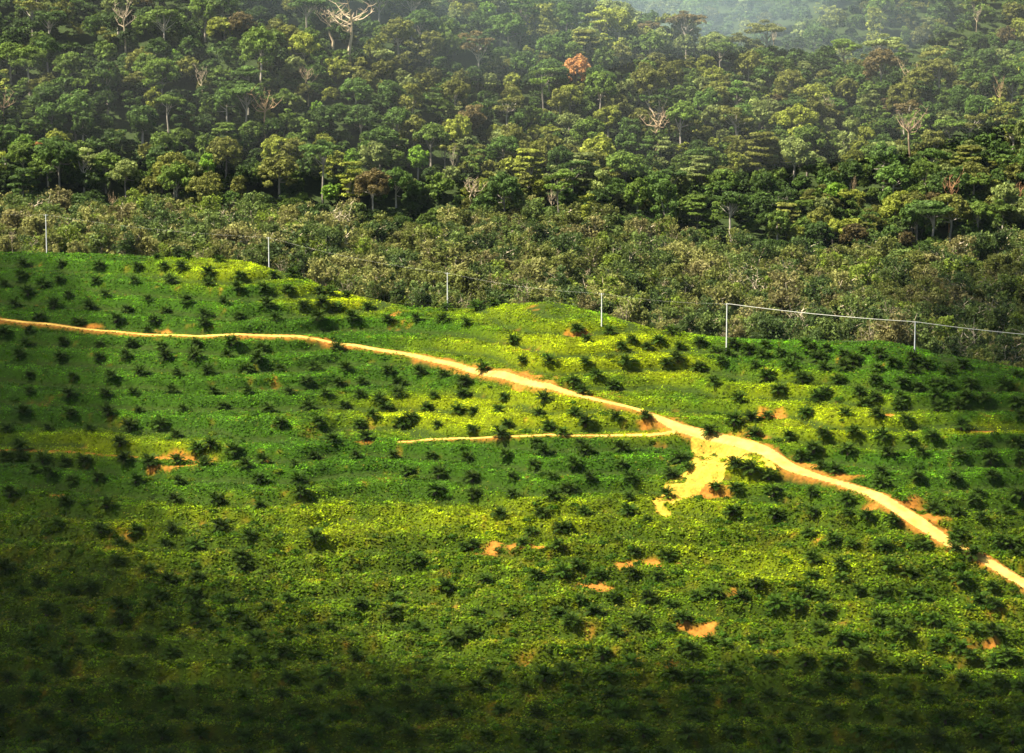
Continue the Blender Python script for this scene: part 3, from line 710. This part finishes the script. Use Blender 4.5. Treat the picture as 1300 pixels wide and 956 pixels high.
# undergrowth between the crowns
und = LOW['round'] + LOW['dome']
n = 0
while n < 1800:
    y = random.uniform(1165, 1420) if random.random() < .8 else random.uniform(1640, 2060); x = random.uniform(-1, 1)*(y*.182+20)
    V, Q, c = random.choice(und); s = random.uniform(.42, .62); g = random.uniform(.8, 1.2); col = COLN[random.choice(['dark green','deep green','mid green'])]
    items.append((V, Q, c, (x, y, float(zbase(x, y))-3), (s*1.2, s*1.2, s), random.uniform(0, 6.28), (col[0]*g, col[1]*g, col[2]*g))); n += 1
stuff_mesh('forest_canopy', items, M_LEAF)
bl = []
for (u, v, s, wd, tint) in BAREKEY:
    x, y, z = stand(u, v, 19*s); bl.append(dict(x=x, y=y, z=z, u=u, v=v, s=s, wd=wd, bark=tint))
for (u, v, s, wd, tint) in [(703,322,.42,1.1,(1.3,1.2,.9)),(572,326,.42,.9,(1.2,1.05,.75)),(742,340,.40,1.,(1.2,1.1,.85)),(830,371,.34,1.,(1.45,1.3,1.1)),(655,300,.38,.9,(1.1,1.,.75)),(470,305,.40,.9,(1.1,.95,.7)),
        (15,292,.42,.6,(1.2,1.05,.8)),(900,330,.38,.9,(1.05,.95,.7)),(520,290,.36,.8,(1.2,1.1,.85)),(400,300,.36,.8,(1.0,.9,.65)),(1010,350,.36,.8,(1.0,.85,.6)),(765,300,.36,.7,(1.2,1.1,.8)),(610,345,.34,1.,(1.1,1.,.7)),(330,290,.36,.8,(1.0,.9,.7))]:
    x, y, z = stand(u, v, 19*s, 975.); bl.append(dict(x=x, y=y, z=z, u=u, v=v, s=s, wd=wd, bark=tint, low=True))
def bare_head(d):
    t = d['bark']; w = 'chalky white' if t[0] >= 1.4 else 'orange-barked' if t[1] < .7 else 'brown' if t[0] < 1.0 else 'tan' if t[0] < 1.15 else 'cream'
    return f"{w} tree with {'wide' if d['wd'] > .8 else 'narrow'} bare limbs"
label_all(bl, bare_head, lambda d: f"{'in the scrub belt' if d.get('low') else band(d['v'])}, above {PCOL[column(d['u'])][2]} pole")
for j, d in enumerate(bl):
    s = d['s']*1.15
    e = bpy.data.objects.new('bare_tree', BARE[j % 4]); COL.objects.link(e)
    # the bare tree stands clear above its neighbours
    e.location = (d['x'], d['y'], d['z']-2.5); e.scale = (s*d['wd'], s*d['wd'], s*1.25); e.rotation_euler.z = random.uniform(0, 6)
    e['label'] = d['label']; e['category'] = 'bare tree'; e['group'] = 'leafless trees standing in the forest'; e.color = (*[q*.85 for q in d['bark']], 1)
# ---------------------------------------------------------------- scrub belt
def scrub_np(seed, dens=1., leaf=.42):
    r = np.random.default_rng(seed); parts = []; C = []
    nst = r.integers(2, 5); H = 7.5
    for s in range(nst):
        a = r.uniform(0, 6.28); q = r.uniform(.5, 2.2); b = np.array([r.normal()*.4, r.normal()*.4, -1.]); e = np.array([q*math.cos(a), q*math.sin(a), H*r.uniform(.65, .95)])
        parts.append(tube([b, b*.5+e*.5+r.normal(size=3)*.25, e], [.16, .12, .05], 4))
        for k in range(11):
            t = r.uniform(.35, 1); p = b*(1-t)+e*t; dd = r.normal(size=3); dd[2] = abs(dd[2])*.9+.35; dd /= np.linalg.norm(dd); L_ = r.uniform(1.2, 2.8)
            q2 = p + dd*L_; parts.append(tube([p, (p+q2)/2+r.normal(size=3)*.12, q2], [.075, .055, .03], 3)); C.append(q2)
    tw = join([(V, Q) for V, Q in parts])
    Vs, Qs, cs, o = [], [], [], 0
    for c in C:
        k = int(14*dens*r.uniform(.3, 1.6)); rad = r.uniform(.7, 1.35)
        if k < 2: continue
        d = r.normal(size=(k, 3)); d /= np.linalg.norm(d, axis=1, keepdims=True)
        V, Q = leaf_quads(c + d*rad*r.uniform(.4, 1.1, (k, 1)), d + r.normal(size=(k, 3))*.6, leaf*r.uniform(.5, 1.2, k), .65, r)
        Vs.append(V); Qs.append(Q+o); o += len(V); cs.append(np.ones((k, 3))*r.uniform(.75, 1.25)*r.uniform(.7, 1.3, (k, 1)))
    return tw, (np.concatenate(Vs), np.concatenate(Qs), np.concatenate(cs))
SCR = [scrub_np(4000+i, [5., 3.4, .9, 4.0, 2.2, .35][i % 6], .33) for i in range(8)]
SCR_ME = [(mesh_np('scrub_crown', *s[1][:2], M_LEAF, s[1][2]), mesh_np('scrub_stems', *s[0], M_TWIG)) for s in SCR]
SCOL = {'olive': (.140,.155,.030), 'dark green': (.060,.092,.020), 'straw-coloured': (.23,.225,.060), 'mid green': (.110,.150,.030), 'dusty tan': (.19,.17,.055), 'lime green': (.16,.21,.022)}
cand = []
for _ in range(14000):
    y = random.uniform(905, 1205); x = random.uniform(-1, 1)*(y*.182+25)
    cand.append((x, y))
cx = np.array(cand); zz = zbase(cx[:, 0], cx[:, 1]); uu, vv = project(cx[:, 0], cx[:, 1], zz+4)
uc = np.clip(650 + F*cx[:, 0]/(cx[:, 1]), -600, 1900); dy = cx[:, 1]-crest_y(uc)
grid.clear(); scrub = []
for i in range(len(cand)):
    if dy[i] < 45 or cand[i][1] > 1172 + 22*vnoise(cand[i][0]/25, 3.3, 64): continue
    x, y = cand[i]
    if not far_enough(x, y, 5.0): continue
    scrub.append(dict(x=x, y=y, z=float(zz[i]), u=float(uu[i]), v=float(vv[i]), s=random.choice((.6,.8,.9,1.,1.15,1.35,1.7))*random.uniform(.92, 1.08), dy=dy[i]))
scrub.sort(key=lambda d: (0 if (-5 < d['u'] < 1305 and d['v'] < float(crest_row(d['u']))-2) else 1, -d['s']/d['y']*(1.12 if random.random() < .5 else 1)))
sind, srest = scrub[:290], scrub[290:]
for d in scrub:
    nz = vnoise(d['x']/22, d['y']/22, 91); rt = d['u']/1300
    w = [28, 14+8*(rt > .55)+8*(nz < 0), 14+(14 if nz > 0 else 0)-8*(rt > .75), 22, 6+(5 if nz > 0 else 0), 7]
    d['cn'] = random.choices(list(SCOL), w)[0]
    d['i'] = random.choices(range(8), [3,3,2.2,3,3,1.6,3,3])[0]
def sband(d):
    f = (d['v']-float(forest_row(d['u'])))/(float(crest_row(d['u']))-float(forest_row(d['u'])))
    return 'at forest edge' if f < .3 else 'mid scrub belt' if f < .65 else 'behind the palm ridge'
label_all(sind, lambda d: f"{d['cn']} {'twiggy' if d['i'] in (2,5) else 'leafy'} {'low' if d['s'] < .95 else 'tall' if d['s'] > 1.12 else 'spreading'} scrub tree",
          lambda d: f"{sband(d)}, near {PCOL[column(d['u'])][2]} pole")
for d in sind:
    s = d['s']; d['loc'] = (d['x'], d['y'], d['z']); d['scale'] = (s*1.1, s*1.1, s); cr, tw = SCR_ME[d['i']]
    g = random.uniform(.85, 1.2); c = SCOL[d['cn']]; d['bark'] = random.uniform(.8, 1.4)
    place_tree('scrub_tree', d, cr, tw, 'scrub tree', 'scrub trees between the palms and the forest', (c[0]*g, c[1]*g, c[2]*g), trunk_name='stems')
items = []; titems = []
for d in srest:
    (tv, tq), (V, Q, c) = SCR[d['i']]; g = random.uniform(.85, 1.2); col = SCOL[d['cn']]; s = d['s']; rz = random.uniform(0, 6.28)
    sc = (s*1.1, s*1.1, s)
    items.append((V, Q, c, (d['x'], d['y'], d['z']), sc, rz, (col[0]*g, col[1]*g, col[2]*g)))
    items.append((tv, tq, np.ones((len(tq), 3)), (d['x'], d['y'], d['z']), sc, rz, (.47*g, .39*g, .25*g)))
stuff_mesh('scrubland', items, M_LEAF)
# ---------------------------------------------------------------- utility poles and cables
POLES = [(58,272,306,30),(341,301,342,14),(568,346,381,10),(764,372,419,-6),(923,385,430,-4),(1162,408,452,-6)]
PW = ['leftmost of the six, dim against the scrub','second from left, on the shoulder of the palm hill','third from left, standing at the foot of the scrub',
      'fourth from left, over the bright cover crop','fifth from left, where the pale cable begins','rightmost of the six, among dark palms']
tops = []
for i, (u, vt, vb, dd) in enumerate(POLES):
    y = float(crest_y(u)) + dd; 
    k = (478-vt)/F; ddx = (u-650)/F; dyy = ct+k*st
    x = ddx/dyy*y; zt_ = ZC + (-st+k*ct)/dyy*y; zb = float(zground(x, y))
    h = zt_-zb
    e = bpy.data.objects.new('utility_pole', None); COL.objects.link(e); e.location = (x, y, zb)
    e['label'] = 'pale concrete utility pole, ' + PW[i]; e['category'] = 'utility pole'; e['group'] = 'utility poles along the ridge'
    V, Q = tube([(0,0,-.6),(0,0,h*.5),(0,0,h)], [.20,.17,.13], 10)
    link('shaft', mesh_np('shaft', V, Q, M_POLE, None, True), e)
    V, Q = tube([(-.75,0,h-.35),(.75,0,h-.35)], [.06,.06], 4); link('crossarm', mesh_np('crossarm', V, Q, M_METAL), e)
    ins = tube([(0,0,0),(0,0,.10),(0,0,.16),(0,0,.24)], [.05,.10,.07,.03], 8); im = mesh_np('insulator', *ins, M_CERAM)
    for q in (-.6, .6):
        c = link('insulator', im, e); c.location = (q, 0, h-.30)
    tops.append((np.array([x, y, zb+h-.1]), h)); print('POLE', i, round(h, 1), round(x), round(y))
def cable(name, P, r, label, sag=1.0):
    pts = []
    for a, b in zip(P[:-1], P[1:]):
        for t in np.linspace(0, 1, 14)[:-1]: 
            p = a*(1-t)+b*t; p = p.copy(); p[2] -= 4*sag*t*(1-t); pts.append(p)
    pts.append(P[-1])
    V, Q = tube(pts, [r]*len(pts), 5); o = link(name, mesh_np(name, V, Q, M_CABLE, None, True))
    o['label'] = label; o['category'] = 'cable'; return o
T = [t[0] for t in tops]
def px_at(u, v, y):
    k = (478-v)/F; dyy = ct+k*st; return np.array([(u-650)/F/dyy*y, y, ZC+(-st+k*ct)/dyy*y])
endR = px_at(1390, 431, 800.)
cable('power_cable', [T[4], T[5], endR], .075, 'thick pale bundled cable sagging from the fifth pole to the right edge', .55)
cable('power_cable', [T[3], T[4]], .010, 'thin cable between the fourth and fifth utility poles', .8)
cable('power_cable', [T[1], T[2], T[3]], .012, 'thin dim cable strung past the third utility pole', 1.2)
cable('power_cable', [px_at(-60, 262, 980.), T[0], T[1]], .010, 'thin cable strung between the two leftmost utility poles', 1.2)
# ---------------------------------------------------------------- light, sky, unseen shade clouds, haze
EL, AZ = math.radians(56), math.radians(-98)      # AZ: bearing of the sun from +Y, clockwise; it stands high on the left
s_dir = np.array([math.sin(AZ)*math.cos(EL), math.cos(AZ)*math.cos(EL), math.sin(EL)])
sl = bpy.data.lights.new('sun', 'SUN'); sl.energy = 5.0; sl.angle = math.radians(.53); sl.color = (1, .94, .82)
so_ = bpy.data.objects.new('sun', sl); COL.objects.link(so_); so_.location = (0, 0, 900)
from mathutils import Vector
so_.rotation_euler = Vector(s_dir).to_track_quat('Z', 'Y').to_euler()
w = bpy.data.worlds.new('World'); SC.world = w; w.use_nodes = True
N = w.node_tree.nodes; L = w.node_tree.links; N.clear()
sky = N.new('ShaderNodeTexSky'); sky.sky_type = 'NISHITA'; sky.sun_disc = False; sky.sun_elevation = EL; sky.sun_rotation = AZ
bg = N.new('ShaderNodeBackground'); bg.inputs[1].default_value = .05; wo = N.new('ShaderNodeOutputWorld')
L.new(sky.outputs[0], bg.inputs[0]); L.new(bg.outputs[0], wo.inputs[0])
def volume_material(name, col, dens, anis=0.):
    m, nt, N, L = mat_new(name); out = N.new('ShaderNodeOutputMaterial'); p = N.new('ShaderNodeVolumePrincipled')
    p.inputs['Color'].default_value = (*col, 1); p.inputs['Density'].default_value = dens; p.inputs['Anisotropy'].default_value = anis
    L.new(p.outputs[0], out.inputs['Volume']); return m
def box_mesh(name, lo, hi, mat):
    x0, y0, z0 = lo; x1, y1, z1 = hi
    V = [(x0,y0,z0),(x1,y0,z0),(x1,y1,z0),(x0,y1,z0),(x0,y0,z1),(x1,y0,z1),(x1,y1,z1),(x0,y1,z1)]
    Q = [(0,3,2,1),(4,5,6,7),(0,1,5,4),(1,2,6,5),(2,3,7,6),(3,0,4,7)]
    return mesh_np(name, V, Q, mat)
zmin, zmax = float(Zg.min()), float(Zg.max())
link('haze', box_mesh('haze', (-6600,-2100,zmin-1.5), (6600,9600,max(zmax+60, ZC+40)), volume_material('haze_air', (.80,.92,1.0), .000007, .0)), kind='stuff')
MIST = volume_material('mist_vapour', (.72,.95,.97), .00036)
SHADE_CLOUD = volume_material('shade_cloud_vapour', (1,1,1), .02)
import bmesh
def added_shade_cloud(gx, gy, rx, ry, thick, up=560, seed=0):
    """an unseen, puffy cloud whose shade falls round (gx, gy) on the ground"""
    z0 = float(zbase(gx, max(gy, 0))); c = np.array([gx, gy, z0]) + s_dir/s_dir[2]*up
    bm = bmesh.new(); bmesh.ops.create_icosphere(bm, subdivisions=5, radius=1)
    for v in bm.verts:
        p = np.array(v.co); a = math.atan2(p[1], p[0])
        k = 1 + .16*vnoise(2.2*p[0]+9, 2.2*p[1]+seed*3.1, seed) + .07*vnoise(6*p[0], 6*p[1]+p[2]*4, seed+4)
        v.co = (p[0]*rx*k, p[1]*ry*k, (p[2]*thick*k*(1 if p[2] > 0 else .45)))
    me = bpy.data.meshes.new('added_shade_cloud'); bm.to_mesh(me); bm.free(); me.materials.append(SHADE_CLOUD)
    for p in me.polygons: p.use_smooth = True
    o = link('added_shade_cloud', me, kind='structure'); o.location = c
added_shade_cloud(-30, 592, 330, 100, 75, seed=1)  # unseen clouds, added only to darken the bottom and both sides
added_shade_cloud(-232, 780, 125, 260, 62, seed=2)
added_shade_cloud(-125, 668, 105, 75, 42, seed=6)
added_shade_cloud(215, 860, 95, 250, 62, seed=3)
MIST_THIN = volume_material('mist_thin', (.90,.96,.90), .0002)
def mist(u, v, y, rx, ry, rz, seed, m=MIST):
    c = px_at(u, v, y); bm = bmesh.new(); bmesh.ops.create_icosphere(bm, subdivisions=4, radius=1)
    for q in bm.verts:
        p = np.array(q.co); k = 1 + .22*vnoise(2*p[0]+5, 2*p[1]+2*p[2], seed)
        q.co = (p[0]*rx*k, p[1]*ry*k, p[2]*rz*k)
    me = bpy.data.meshes.new('mist'); bm.to_mesh(me); bm.free(); me.materials.append(m)
    o = link('mist', me, kind='stuff'); o.location = c
mist(720, -30, 1560, 150, 190, 42, 11)
mist(950, 10, 1640, 110, 120, 34, 12)
mist(640, 10, 1350, 150, 100, 30, 13)
mist(700, 80, 1290, 320, 175, 50, 15, MIST_THIN)
mist(420, -10, 1360, 70, 70, 26, 14)
# ---------------------------------------------------------------- camera
cam = bpy.data.cameras.new('camera'); cam.sensor_width = 36; cam.lens = 36*F/1300; cam.clip_start = 1; cam.clip_end = 20000
co = bpy.data.objects.new('camera', cam); COL.objects.link(co); co.location = (0, 0, ZC); co.rotation_euler = (PI/2-TH, 0, 0)
SC.camera = co
vs = SC.view_settings; SC.display_settings.display_device = 'sRGB'
vs.view_transform = 'Standard'; vs.look = 'None'; vs.gamma = 1; vs.exposure = 1.7
SC.render.engine = 'CYCLES'
cy = SC.cycles; cy.max_bounces = 5; cy.diffuse_bounces = 2; cy.glossy_bounces = 1; cy.transmission_bounces = 3; cy.volume_bounces = 0; cy.transparent_max_bounces = 8
cy.use_denoising = True; cy.denoiser = 'OPENIMAGEDENOISE'; cy.denoising_input_passes = 'RGB_ALBEDO_NORMAL'; cy.denoising_prefilter = 'NONE'
print('COUNTS', len(ind), len(rest), len(find), len(frest), len(sind), len(srest), 'z', zmin, zmax)
